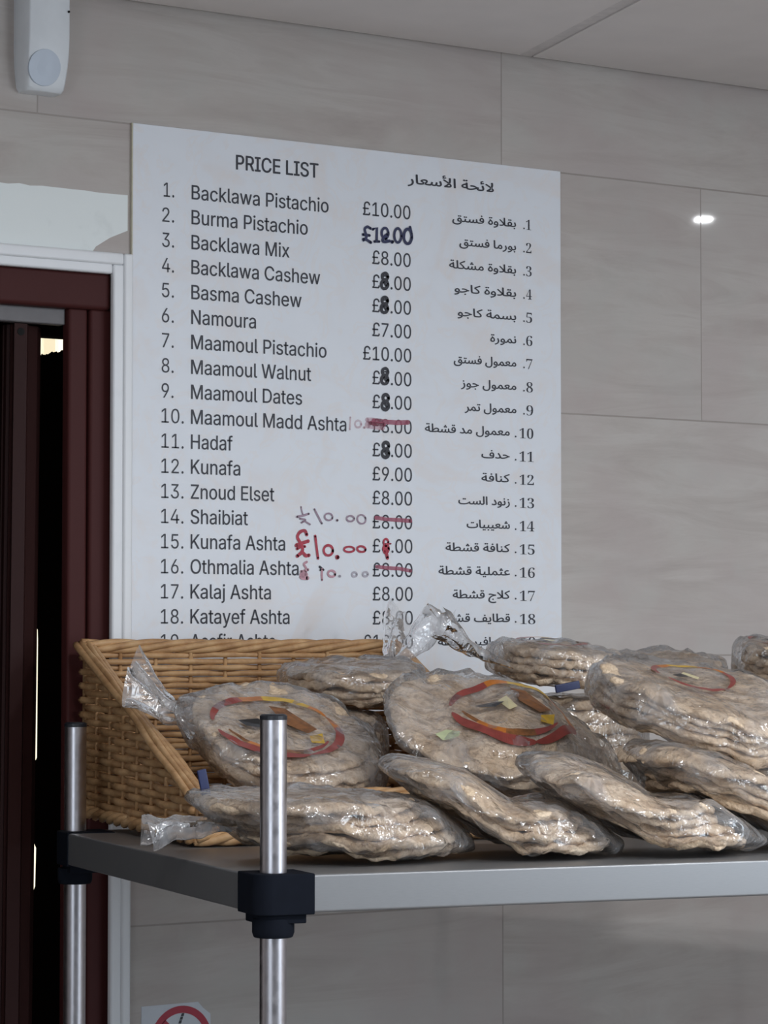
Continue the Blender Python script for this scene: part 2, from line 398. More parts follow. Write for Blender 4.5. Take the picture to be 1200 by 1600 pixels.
# recessed downlights, above the frame; the nearest is mirrored in the tiles
for i, (x, y, pw) in enumerate(DOWNLIGHTS):
    lamp = thing('downlight', (x, y, CZ), 'round recessed ceiling downlight ' + ['by the right wall near the tiles', 'above the counter', 'on the left above the counter', 'by the right wall', 'by the shop front', 'on the left by the shop front'][i], 'lamp', 'ceiling downlights')
    w = MB(); w.lathe([(.015, -.001), (.015, -.004), (.034, -.005), (.036, -.001)], seg=40); w.build('bezel', M['white'], lamp, smooth=False)
    w = MB(); w.lathe([(.0148, -.0035), (.0148, -.0005)], seg=40); w.build('lens', tube_mat, lamp)
    l = bpy.data.lights.new('downlight_beam', 'AREA'); l.shape = 'DISK'; l.size = .028 if i == 0 else .15; l.energy = pw; l.color = (.93, .965, 1.0)
    lo_ = bpy.data.objects.new('downlight_beam', l); COL.objects.link(lo_); lo_.location = (0, 0, -.007); lo_.parent = lamp

# ------------------------------------------------------------------ white sensor under the ceiling
s = thing('alarm_sensor', (1.4975, 0, 2.396), 'white wall alarm sensor with grey round lens under the ceiling', 'sensor')
w = MB(); nz = 22; rows = []
zb_, zt_ = 2.336-2.40, 2.452-2.40
for i in range(nz):
    u = i/(nz-1); z = zb_ + (zt_-zb_)*u
    hw = .0292 - .0042*max(0, 1-u/.45)**2; dp = .036 - .010*max(0, 1-u/.55)**1.6
    if i == 0: hw -= .002; dp -= .003
    prof = [(-hw, 0), (-hw, -dp*.70), (-hw+.004, -dp*.93), (-hw*.5, -dp*.995), (0, -dp*1.03), (hw*.5, -dp*.995), (hw-.004, -dp*.93), (hw, -dp*.70), (hw, 0)]
    rows += [V(x, y, z) for x, y in prof]
w.grid(rows, nz, 9); w.f.append(tuple(range(9))[::-1]); w.m.append(0); w.f.append(tuple((nz-1)*9+k for k in range(9))); w.m.append(0)
w.build('housing', M['pir'], s, smooth=False, bevel=.0015)
w = MB(); cz = zb_+.0262
def face_y(x, z):
    u = (z-zb_)/(zt_-zb_); return -(.036 - .010*max(0, 1-u/.55)**1.6)*(1.03 - .035*abs(x)/.0146)
pts = [V(-.0055, face_y(0, cz)-.0009, cz)]; fs = []
for q in (.5, .85, 1.0, 1.03):
    for k in range(40):
        a = 2*pi*k/40; x, z = -.0055 + .0200*q*cos(a), cz + .0205*q*sin(a); pts.append(V(x, face_y(x, z) - (.0009 if q <= 1 else -.0006), z))
fs = [(0, 1+k, 1+(k+1) % 40) for k in range(40)] + [(1+r_*40+k, 1+(r_+1)*40+k, 1+(r_+1)*40+(k+1) % 40, 1+r_*40+(k+1) % 40) for r_ in range(3) for k in range(40)]
w.add(pts, fs); w.build('lens', M['lens'], s, smooth=False)
w = MB(); w.prism([V(.0235 + .0013*cos(a), -.0345, .0405-.011 + .0014*sin(a)) for a in [2*pi*i/16 for i in range(16)]], (0, -.0012, 0)); w.build('screw_hole', M['black_hole'], s)

# ------------------------------------------------------------------ price list
BX0, BX1, BZ1, BZ0 = 1.6225, 2.2530, 2.312, 1.53
BT = .004
sign = thing('price_list_sign', (BX0, 0, BZ0), 'white printed price list board of sweets in English and Arabic', 'sign')
SO = Vector(sign.location)
w = MB(); w.box((0, -BT, 0), (BX1-BX0, 0, BZ1-BZ0)); w.build('board', M['board'], sign, bevel=.0008)
w = MB(); w.box((-.0012, -BT+.0004, 0), (.0002, 0, BZ1-BZ0)); w.build('edge_strip', M['edge'], sign)['label'] = 'yellowed edge of the board'

FONTS = {}
for key, f_ in (('latin', 'Inter.woff2'), ('arabic', 'NotoSansArabic-VariableFont_wdth,wght.woff2'), ('serif', 'NotoSansMath-Regular.woff2')):
    try:
        FONTS[key] = bpy.data.fonts.load(os.path.join(bpy.utils.resource_path('LOCAL'), 'datafiles', 'fonts', f_))
    except Exception:
        FONTS[key] = None
def text_mesh(body, font, thin=0.0):
    """outline of a printed line as filled faces (each letter's outer loops with the holes inside them)"""
    c = bpy.data.curves.new('tmp_text', 'FONT'); c.body = body; c.resolution_u = 4; c.size = 10.0; 
    c.dimensions = '2D'; c.fill_mode = 'NONE'
    if FONTS.get(font): c.font = FONTS[font]
    o = bpy.data.objects.new('tmp_text', c); COL.objects.link(o)
    dg = bpy.context.evaluated_depsgraph_get(); dg.update()
    me = bpy.data.meshes.new_from_object(o.evaluated_get(dg))
    COL.objects.unlink(o); bpy.data.objects.remove(o); bpy.data.curves.remove(c)
    co = [Vector((v.co.x/10, v.co.y/10)) for v in me.vertices]; nb = {}
    for e in me.edges:
        a, b = e.vertices; nb.setdefault(a, []).append(b); nb.setdefault(b, []).append(a)
    bpy.data.meshes.remove(me)
    seen = set(); loops = []
    for s0 in sorted(nb):
        if s0 in seen: continue
        lp = [s0]; seen.add(s0); cur = s0
        if s0+1 in nb[s0]: nxt = s0+1
        else: nxt = nb[s0][0]
        while nxt not in seen:
            lp.append(nxt); seen.add(nxt); cur = nxt
            cand = [q for q in nb[cur] if q not in seen]
            if not cand: break
            nxt = cand[0]
        if len(lp) > 2: loops.append([co[i] for i in lp])
    def sarea(p): return .5*sum(p[i].x*p[(i+1) % len(p)].y - p[(i+1) % len(p)].x*p[i].y for i in range(len(p)))
    def inside(q, p):
        r = False
        for i in range(len(p)):
            a, b = p[i], p[i-1]
            if (a.y > q.y) != (b.y > q.y) and q.x < (b.x-a.x)*(q.y-a.y)/(b.y-a.y) + a.x: r = not r
        return r
    if not loops: return [], []
    depth = [sum(1 for k, p in enumerate(loops) if k != i and abs(sarea(p)) > abs(sarea(q)) and sum(inside(z, p) for z in q + [(q[k_]+q[k_-1])*.5 for k_ in range(len(q))]) > 1.7*len(q)) for i, q in enumerate(loops)]
    outer = [p for p, d_ in zip(loops, depth) if d_ % 2 == 0]; holes = [p for p, d_ in zip(loops, depth) if d_ % 2]
    if thin:
        def shift(p, d):
            s_ = d if sarea(p) > 0 else -d; out = []
            for i in range(len(p)):
                t = p[(i+1) % len(p)] - p[i-1]; t = t.normalized() if t.length else t
                out.append(p[i] + Vector((-t.y, t.x))*s_)
            return out
        outer = [shift(p, thin) for p in outer]; holes = [shift(p, -thin) for p in holes]
    vs, fs = [], []
    own = {i: [] for i in range(len(outer))}
    for h in holes:
        best = None
        for i, p in enumerate(outer):
            if inside(h[0], p) and (best is None or abs(sarea(p)) < abs(sarea(outer[best]))): best = i
        if best is not None: own[best].append(h)
    for i, p in enumerate(outer):
        pts = []; ed = []
        for lp in [p] + own[i]:
            b = len(pts); pts += lp; ed += [(b+k, b+(k+1) % len(lp)) for k in range(len(lp))]
        v2, _, f2, *_r = delaunay_2d_cdt(pts, ed, [], 0, 1e-6)
        b = len(vs); vs += [(q.x, q.y) for q in v2]; 
        for f in f2:
            q = sum((v2[k] for k in f), Vector((0, 0)))/len(f)
            if inside(q, p) and not any(inside(q, h) for h in own[i]): fs.append(tuple(b+k for k in f))
    return vs, fs
CAPH = max(v[1] for v in text_mesh('H', 'latin')[0])
DIGH = max(v[1] for v in text_mesh(chr(0x1D7CF), 'serif')[0])
def lettering(body, name, mat, base, cap=None, x0=None, x1=None, bold=0.0, font='latin', lift=.0004, em=None):
    """flat print on the board; base = height of the baseline, cap = height of the capitals, x0/x1 = where the line starts/ends, bold thickens it"""
    vs, fs = text_mesh(body, font, .009 if font == 'serif' else 0.0)
    a, b = min(v[0] for v in vs), max(v[0] for v in vs)
    sy = em if em else cap/CAPH
    k = (x1-x0)/(b-a)
    w = MB()
    for n_, (dx, dz) in enumerate([(0, 0)] + ([(bold, 0), (-bold, 0), (0, bold*.6), (0, -bold*.6)] if bold else [])):
        w.add([V(x0 + (v[0]-a)*k - SO.x + dx, -BT - lift - n_*.000004, base + v[1]*sy - SO.z + dz) for v in vs], fs)
    return w.build(name, mat, sign)
BY = -BT
def bx(px, py): return at_wall(px, py, BY).x
def bz(px, py): return at_wall(px, py, BY).z

ITEMS = ['Backlawa Pistachio', 'Burma Pistachio', 'Backlawa Mix', 'Backlawa Cashew', 'Basma Cashew', 'Namoura', 'Maamoul Pistachio', 'Maamoul Walnut',
         'Maamoul Dates', 'Maamoul Madd Ashta', 'Hadaf', 'Kunafa', 'Znoud Elset', 'Shaibiat', 'Kunafa Ashta', 'Othmalia Ashta', 'Kalaj Ashta', 'Katayef Ashta', 'Asafir Ashta']
ENDS = [513, 480.5, 452, 500, 471, 400, 510, 486, 472, 541, 364, 376, 429, 388, 446, 467, 424, 453, 431]
PRICES = ['£10.00', None, '£8.00', '£8.00', '£8.00', '£7.00', '£10.00', '£8.00', '£8.00', '£8.00', '£8.00', '£9.00', '£8.00', '£8.00', '£8.00', '£8.00', '£8.00', '£8.00', '£10.00']
# Arabic letters: isolated, final, initial, medial shapes
AF = {'ا': (0xFE8D, 0xFE8E), 'أ': (0xFE83, 0xFE84), 'ب': (0xFE8F,), 'ة': (0xFE93, 0xFE94), 'ت': (0xFE95,), 'ث': (0xFE99,), 'ج': (0xFE9D,), 'ح': (0xFEA1,),
      'د': (0xFEA9, 0xFEAA), 'ر': (0xFEAD, 0xFEAE), 'ز': (0xFEAF, 0xFEB0), 'س': (0xFEB1,), 'ش': (0xFEB5,), 'ط': (0xFEC1,), 'ع': (0xFEC9,), 'ف': (0xFED1,), 'ق': (0xFED5,),
      'ك': (0xFED9,), 'ل': (0xFEDD,), 'م': (0xFEE1,), 'ن': (0xFEE5,), 'و': (0xFEED, 0xFEEE), 'ي': (0xFEF1,), 'ئ': (0xFE89,), 'ص': (0xFEB9,)}
def shape_ar(t):
    out = []
    for word in t.split(' '):
        g = []; prev = False; i = 0
        while i < len(word):
            ch = word[i]; lam = ch == 'ل' and i+1 < len(word) and word[i+1] in 'اأ'
            if lam:
                g.append(chr({'ا': 0xFEFB, 'أ': 0xFEF7}[word[i+1]] + (1 if prev else 0))); prev = False; i += 2; continue
            f = AF[ch]; dual = len(f) == 1; nxt = i+1 < len(word)
            if dual:
                k = (3 if nxt else 1) if prev else (2 if nxt else 0); g.append(chr(f[0]+k)); prev = nxt
            else:
                g.append(chr(f[1]) if prev else ('\u0629' if ch == 'ة' else chr(f[0]))); prev = False
            i += 1
        out.append(''.join(g[::-1]))
    return ' '.join(out[::-1])
ARABIC = ['بقلاوة فستق', 'بورما فستق', 'بقلاوة مشكلة', 'بقلاوة كاجو', 'بسمة كاجو', 'نمورة', 'معمول فستق', 'معمول جوز', 'معمول تمر', 'معمول مد قشطة', 'حدف', 'كنافة',
          'زنود الست', 'شعيبيات', 'كنافة قشطة', 'عثملية قشطة', 'كلاج قشطة', 'قطايف قشطة', 'عصافير قشطة']
AST = [707, 718, 702, 710, 715, 766, 709, 720, 726, 664, 752, 752, 716, 729, 696, 685, 707, 684, 684]

lettering('PRICE LIST', 'heading', M['ink'], bz(369, 264.5), bz(369, 242) - bz(369, 264.5), bx(369, 255), bx(497, 265), .00045)
lettering(shape_ar('لائحة الأسعار'), 'arabic_heading', M['ink'], bz(772, 300.5), None, bx(637, 290), bx(771, 300), .0005, 'arabic', em=.0275)
zL = [bz(300, 311.3 + 39.0*i) for i in range(19)]; capL = .0170
zP = [bz(638, 342.8 + 37.25*i) for i in range(19)]
zA = [bz(830, 360.0 + 36.2*i) for i in range(19)]
def mathdigits(n): return ''.join(chr(0x1D7CE + int(c)) for c in str(n))
for i in range(19):
    lettering('%d.' % (i+1), 'item_number', M['ink'], zL[i] - .0002, capL, bx(253.5 if i != 0 else 255.5, 300), bx(272 if i < 9 else 288, 300))
    lettering(ITEMS[i], 'item_name', M['ink'], zL[i], capL, bx(299.5, 311), bx(ENDS[i], 330), .00020)
    if PRICES[i]:
        a = 567 if len(PRICES[i]) == 6 else 581.5
        lettering(PRICES[i], 'item_price', M['ink'], zP[i], capL, bx(a + i*.06, 400), bx(641 + i*.2, 400), .00012)
    lettering(mathdigits(i+1), 'arabic_item_number', M['ink'], zA[i], None, bx(822 if i < 9 else 811, 500), bx(830 + i*.3, 500), 0, 'serif', em=.0134/DIGH)
    dx_ = 818.5 if i < 9 else 805.5
    w = MB(); c = at_wall(dx_, 359.5 + 36.2*i - (0.8 if i < 9 else 1.5), BY)
    ar = lettering(shape_ar(ARABIC[i]), 'arabic_item_name', M['ink'], zA[i] + (.0022 if i < 9 else .0028), None, bx(AST[i], 500), bx(806 if i < 9 else 795.5, 500), .00036, 'arabic', em=.0245)
    q = MB(); q.prism([V(c.x + .0012*cos(a), BY-.0004, c.z + .0014 + .0012*sin(a)) - SO for a in [2*pi*k/10 for k in range(10)]], (0, -.00005, 0)); q.build('full_stop', M['ink'], sign)

def stroke(w, pts, wd, lift=.0008, taper=False):
    """a pen line on the board through pts, given as places (column, row) on the picture of the board"""
    P = [at_wall(x, y, BY) for x, y in pts]; n = len(P); L = []; R = []
    for i, p in enumerate(P):
        t = (P[min(i+1, n-1)] - P[max(i-1, 0)]); t = V(t.x, 0, t.z).normalized(); nn = V(-t.z, 0, t.x)
        h = wd*.00098*.5*(1 + .18*noise.noise(V(i*1.7, wd, pts[0][0])))
        L.append(p + nn*h + V(0, -lift, 0) - SO); R.append(p - nn*h + V(0, -lift, 0) - SO)
    w.add(L + R, [(i, i+1, n+i+1, n+i) for i in range(n-1)])
    for e in (0, n-1):      # round ends
        c = P[e] + V(0, -lift, 0) - SO
        w.add([c + V(cos(a), 0, sin(a))*wd*.00049 for a in [2*pi*k/10 for k in range(10)]], [tuple(range(10))])
def ell(cx, cy, rx, ry, tilt=0.0, a0=0, a1=370, n=22):
    out = []
    for k in range(n+1):
        a = radians(a0 + (a1-a0)*k/n); x, y = rx*cos(a), ry*sin(a)
        out.append((cx + x*cos(tilt) - y*sin(tilt), cy + x*sin(tilt) + y*cos(tilt)))
    return out
def curve(pts, n=6):
    out = []
    for i in range(len(pts)-1):
        p0 = pts[max(i-1, 0)]; p1 = pts[i]; p2 = pts[i+1]; p3 = pts[min(i+2, len(pts)-1)]
        for k in range(n):
            t = k/n
            out.append(tuple(.5*((2*b) + (-a+c)*t + (2*a-5*b+4*c-d)*t*t + (-a+3*b-3*c+d)*t**3) for a, b, c, d in zip(p0, p1, p2, p3)))
    return out + [pts[-1]]
def pen(name, mat, lines, label):
    w = MB(); z = .0008
    for pts, wd in lines: stroke(w, pts, wd, z); z += .00004
    o = w.build(name, mat, sign); o['label'] = label; return o
# printed price gone over in navy ink
pen('overwritten_price', M['navy'], [
    (curve([(578.5, 357), (573.5, 354.5), (569.5, 358), (571, 365), (572, 371), (567.5, 375.5)]), 3.6), ([(566.5, 366.5), (577, 368)], 3.6), ([(567, 374), (572, 374.5), (579, 379)], 3.8),
    ([(582, 358.5), (588.5, 356), (588, 376)], 3.6), ([(584.5, 377.5), (592, 377.5)], 3.4),
    (ell(601, 364.5, 5.2, 8.2), 3.4), (curve([(605, 366), (600, 370), (597, 376), (601, 378), (608, 376.5)]), 3.8), ([(602, 372), (603, 374)], 4),
    (ell(612, 378, .8, .8), 3.6), (ell(621, 368, 5.6, 11), 3.4), (ell(636.5, 369.5, 6.2, 11.5), 4.0), ([(640, 355), (642.5, 366)], 3.6)], 'price twelve pounds gone over in navy ink')
for r, cx, cy in ((3, 600.8, 439.2), (4, 600.5, 476.6), (7, 601.0, 588.0), (8, 602.0, 628.6), (10, 602.3, 703.2)):
    z = MB()
    pen('overwritten_digit', M['black'], [(ell(cx+.3, cy-7, 4.4, 5.2), 4.2), (ell(cx-.4, cy+5.4, 5.3, 6.6), 4.0), ([(cx-2, cy+1), (cx+2.5, cy+8)], 3.2)], 'eight written over the printed digit in black')
pen('overwritten_digit', M['red'], [(ell(602.6, 847, 3.6, 5), 2.6), (ell(602.8, 857.5, 3.4, 6), 4.6), ([(602.5, 852), (603.2, 864), (605, 872)], 4.5), ([(600, 862), (605.5, 861)], 4), ([(601, 850), (610, 849.5)], 2)], 'digit blotted out in red')
pen('strike_line', M['strike'], [([(583, 657.5), (600, 659), (620, 660.5), (637, 660)], 6), ([(578, 661), (600, 663)], 5)], 'red line struck through the price')
pen('strike_line', M['strike'], [([(587, 809), (604, 811.5), (622, 812.5), (641, 814)], 5.2)], 'red line struck through the price')
pen('strike_line', M['strike'], [([(588, 885.5), (606, 887.5), (624, 888.5), (641, 892)], 4.6)], 'red line struck through the price')
def g5(*a): return [(440 + x/5, 760 + y/5) for x, y in a]
def e5(cx, cy, rx, ry, t=0.0): return ell(440+cx/5, 760+cy/5, rx/5, ry/5, t)
pen('handwritten_price', M['mauve'], [(g5((118, 238), (165, 228), (210, 214)), 3.0), (g5((150, 160), (155, 190), (163, 218)), 1.8), (curve(g5((140, 252), (185, 262), (150, 286), (175, 272), (220, 297))), 2.2),
    (g5((254, 178), (282, 232), (312, 290)), 2.4), (e5(365, 238, 31, 27, .2), 2.2), (e5(432, 265, 2, 2), 2.6), (e5(535, 252, 29, 22), 2.2), (e5(622, 257, 32, 36, -.5), 2.0)], 'faded mauve handwritten price')
pen('handwritten_price', M['red'], [(curve(g5((195, 378), (178, 346), (140, 358), (122, 395), (138, 430), (158, 470), (160, 505), (128, 540))), 4.2), (g5((112, 462), (160, 442), (205, 428)), 4.6), (g5((118, 488), (150, 470), (180, 470)), 3.4),
    (curve(g5((120, 545), (160, 518), (185, 540), (212, 538))), 4.4), (g5((260, 388), (270, 470), (282, 562)), 3.6), (e5(362, 500, 36, 40), 3.2), (e5(433, 553, 5, 5), 4.2), (e5(525, 492, 40, 21), 2.6), (e5(620, 490, 33, 22, .15), 2.8)], 'bright red handwritten price')
pen('handwritten_price', M['pink'], [(curve(g5((195, 590), (172, 608), (190, 640), (182, 668))), 3.0), (g5((150, 665), (185, 660), (205, 650)), 3.2), (curve(g5((185, 660), (165, 690), (150, 710), (200, 716))), 5.0), (g5((150, 690), (190, 688)), 5),
    (g5((314, 645), (312, 690), (314, 732)), 2.6), (e5(388, 682, 28, 24, .2), 2.8)], 'pale pink handwritten price')
pen('handwritten_price', M['greymark'], [(e5(452, 702, 4, 4), 2.4), (e5(567, 688, 18, 17), 2.6), (e5(652, 686, 19, 18), 2.6)], 'faded grey end of the pale price')
pen('pen_mark', M['black'], [(g5((296, 628), (310, 640), (324, 652)), 3.0), (g5((298, 656), (308, 640)), 2.0)], 'small black mark')
pen('handwritten_price', M['blush'], [([(547, 652), (546.5, 662), (546, 671)], 2.4), (ell(559, 662.5, 5, 5.5), 2.6), ([(568, 668), (569.5, 668)], 3)], 'faint pink handwritten price')
pen('smear', M['blush'], [([(573, 656), (582, 656.5), (595, 658)], 6), ([(574, 664), (584, 665), (597, 667)], 9)], 'pink marker smear over the price')

# ------------------------------------------------------------------ notice low on the wall
nt = thing('no_smoking_notice', (1.687, 0, 1.20), 'torn white paper notice with red ring low on the tiled wall', 'notice')
w = MB(); w.prism([V(1.640, 0, 1.277), V(1.716, 0, 1.2775), V(1.723, 0, 1.270), V(1.733, 0, 1.2625), V(1.734, 0, 1.15), V(1.640, 0, 1.15)], (0, -.0006, 0))
for i, p in enumerate(w.v): w.v[i] = (p[0]-1.687, p[1], p[2]-1.20)
w.build('paper', M['paper'], nt)
def ring(w, c, r0, r1, y, n=64):
    vs = []
    for k in range(n):
        a = 2*pi*k/n; vs += [V(c[0]+r0*cos(a), y, c[1]+r0*sin(a)), V(c[0]+r1*cos(a), y, c[1]+r1*sin(a))]
    w.add(vs, [(2*k, 2*k+1, (2*k+3) % (2*n), (2*k+2) % (2*n)) for k in range(n)])
w = MB(); ring(w, (.006, .0330), .0330, .0415, -.0009)
a = radians(-45); ux, uz = cos(a), sin(a); hw = .0038
w.add([V(.006+ux*q*.034 - uz*hw*e, -.0009, .033+uz*q*.034 + ux*hw*e) for q in (-1, 1) for e in (-1, 1)], [(0, 1, 3, 2)])
w.build('red_ring', M['notered'], nt)
w = MB()
w.add([V(-.018, -.0008, .030), V(.026, -.0008, .030), V(.026, -.0008, .036), V(-.018, -.0008, .036)], [(0, 1, 2, 3)])
for k in range(5):
    x = .001 + .0016*k; z = .046 + .004*k
    w.add([V(x-.002, -.0008, z), V(x+.002, -.0008, z), V(x+.003, -.0008, z+.0036), V(x-.0005, -.0008, z+.0036)], [(0, 1, 2, 3)])
w.build('cigarette_print', M['black'], nt)

# ------------------------------------------------------------------ steel shelving rack
FO = V(1.32980, -.77453, 1.49395)      # front left corner of the shelf top
sx_ = V(.97961, -.20090, 0).normalized(); sy_ = V(.20090, .97961, 0).normalized()
RA = Matrix((sx_, sy_, V(0, 0, 1))).transposed().to_4x4(); RA.translation = FO    # rack axes: along the front, to the back, up
ROT = RA.to_3x3()
rack = thing('shelving_rack', FO, 'steel shelving rack with chrome posts and black corner brackets under the bread', 'shelf')
rack.rotation_euler = ROT.to_euler()
SL, SD, SH = 1.52, .665, .034
w = MB(); pl_ = []
for cx_, cy_, a0 in ((.019, .019, pi), (SL-.019, .019, 1.5*pi), (SL-.019, SD-.019, 0), (.019, SD-.019, .5*pi)):
    pl_ += [V(cx_ + .019*cos(a0 + pi/2*k/8), cy_ + .019*sin(a0 + pi/2*k/8), -SH) for k in range(9)]
w.prism(pl_, (0, 0, SH)); w.build('shelf', M['steel'], rack, bevel=.0022)
for hz in (-.395, -.80, -1.25):
    w = MB(); w.box((.004, .004, hz-SH), (SL-.004, SD-.004, hz)); w.build('shelf', M['steel'], rack, bevel=.002)
PI_ = .0215
posts = [(PI_, PI_, .142), (.017, SD-.020, .119), (SL-PI_, PI_, .142), (SL-PI_, SD-.02, .119)]
for i, (ps, pt, ph) in enumerate(posts):
    po = MB(); po.lathe([(.0121, -FO.z), (.0121, ph-.0045), (.0116, ph-.004)], (ps, pt, 0), 40); o = po.build('post', M['chrome'], rack, smooth=False, bevel=.0006)
    c = MB(); c.lathe([(.0124, ph-.0045), (.0124, ph-.001), (.0105, ph+.0005), (0.002, ph+.0008)], (ps, pt, 0), 32); c.build('post_cap', M['cap'], o)['label'] = 'dark plastic cap'
    sg = 1 if ps < .5 else -1; tg = 1 if pt < .3 else -1
    cx0, cy0 = (0 if sg > 0 else SL), (0 if tg > 0 else SD)
    b = MB()
    def rp(L, r, off):            # plan of a corner bracket with its outer corner rounded
        pts = [(L, -off)] if False else []
        for k in range(9):
            a = pi + pi/2*k/8; pts.append((r - off + r*cos(a), r - off + r*sin(a)))
        pts += [(L, -off), (L, L), (-off, L)]
        return [V(cx0 + sg*x, cy0 + tg*y, 0) for x, y in pts]
    b.prism([p + V(0, 0, -SH-.0015) for p in rp(.053, .016, .0015)], (0, 0, SH+.0025))
    b.prism([p + V(0, 0, -SH-.0095) for p in rp(.047, .014, -.004)], (0, 0, .010))
    b.lathe([(.0175, -SH-.0225), (.0190, -SH-.018), (.0190, -SH-.005)], (ps, pt, 0), 32)
    b.build('corner_bracket', M['plastic'], rack, bevel=.0012)

# ------------------------------------------------------------------ wicker basket
BL, BW, BH, BF = .382, .41, .190, .044       # length, depth, height at the back, height of the front
bk = thing('wicker_basket', RA @ V(.064, .365, .004), 'honey coloured wicker display basket with a high back and sloping side', 'basket')
bk.rotation_euler = (ROT @ Matrix.Rotation(radians(.8), 3, 'X')).to_euler()
def slope_h(t): return BF + (BH-BF)*max(0, min(1, t/BW))
def weave(name, o, u, nrm, L, hfun, pitch, gap, r, bulge=0.0, twin=False):
    """stakes and weavers of one wall of the basket: o origin, u along the wall"""
    w = MB(); rnd = random.Random(name + str(L)); ns = max(2, round(L/gap)); g = L/ns
    hmax = max(hfun(L*i/20) for i in range(21)); nr = int((hmax-.004)/pitch)
    for k in range(nr):
        z = .004 + pitch*(k+.5)
        us = [L*i/(ns*6) for i in range(ns*6+1)]; us = [q for q in us if hfun(q) >= z]
        if len(us) < 3: continue
        j = rnd.uniform(-.0006, .0006); ph = k % 2
        path = [o + u*q + nrm*(.0034*cos(pi*q/g + pi*ph)) + V(0, 0, z + j + .0008*noise.noise(V(q*40, k*3.1, 0))) for q in us]
        w.tube(path, [r*(1 + .12*noise.noise(V(q*60, k, 5))) for q in us], 6)
    for i in range(ns+1):
        q = g*i; h = hfun(min(q, L)) 
        if h < .012: continue
        w.tube([o + u*q + V(0, 0, 0), o + u*q + V(0, 0, h*.5), o + u*q + V(0, 0, h)], .0024, 6)
    return w.build(name, M['wicker'], bk, smooth=True)
X, Y = V(1, 0, 0), V(0, 1, 0)
weave('back_wall', V(0, BW, 0), X, Y, BL, lambda q: BH, .0070, .044, .0037)
weave('side_wall', V(0, 0, 0), Y, X, BW, slope_h, .0082, .052, .0043)
weave('side_wall', V(BL, 0, 0), Y, X, BW, slope_h, .0082, .052, .0043)
weave('front_wall', V(0, 0, 0), X, Y, BL, lambda q: BF, .0080, .044, .0031)
w = MB(); n = 34
for k in range(n):
    y = BW*(k+.5)/n
    w.tube([V(BL*i/24, y, .006 + .002*cos(pi*i/2 + pi*(k % 2))) for i in range(25)], .0042, 5)
w.build('bottom', M['wicker'], bk, smooth=True)
def rope(w, path, R, strands, r, turns, flat=1.0, seg=7):
    path = [Vector(p) for p in path]; n = len(path)
    for s_ in range(strands):
        pts = []
        for i, p in enumerate(path):
            t = (path[min(i+1, n-1)] - path[max(i-1, 0)]).normalized()
            a = t.cross(V(0, 0, 1)); a = a.normalized() if a.length > .05 else V(1, 0, 0)
            b = a.cross(t).normalized(); ang = 2*pi*(s_/strands + turns*i/(n-1))
            pts.append(p + a*(cos(ang)*R) + b*(sin(ang)*R*flat))
        w.tube(pts, r, seg)
def line(a, b, n): return [Vector(a).lerp(Vector(b), i/(n-1)) for i in range(n)]
w = MB(); rope(w, line((-.004, BW, BH+.003), (BL+.004, BW, BH+.003), 60), .0048, 4, .0040, 2.2); w.build('back_rim', M['wicker'], bk, smooth=True)
for x in (0, BL):
    w = MB(); pa = line((x, BW+.004, BH+.004), (x, -.006, BF+.002), 60)
    for off, zz, r in ((-.0085, 0, .0042), (-.003, .0035, .0036), (.0025, .0035, .0036), (.0075, .001, .0046), (.0, -.003, .004)):
        w.tube([p + V(off*(.8 + .2*cos(i*.12)) + .0007*sin(i*.31+off*900), 0, zz + .0006*sin(i*.23+off*500)) for i, p in enumerate(pa)], r, 7)
    w.build('side_rim', M['wicker'], bk, smooth=True)
w = MB(); rope(w, line((-.004, -.003, BF+.002), (BL+.004, -.003, BF+.002), 60), .0042, 4, .0034, 2.5); w.build('front_rim', M['wicker'], bk, smooth=True)
w = MB()
for a, b, tn in (((-.003, BW+.003, .006), (-.003, -.004, .005), 5), ((-.003, -.004, .005), (BL+.003, -.004, .005), 5), ((BL+.003, -.004, .005), (BL+.003, BW+.003, .006), 5), ((BL+.003, BW+.003, .006), (-.003, BW+.003, .006), 5)):
    rope(w, line(a, b, 70), .0046, 3, .0046, tn, .8)
w.build('base_border', M['wicker'], bk, smooth=True)

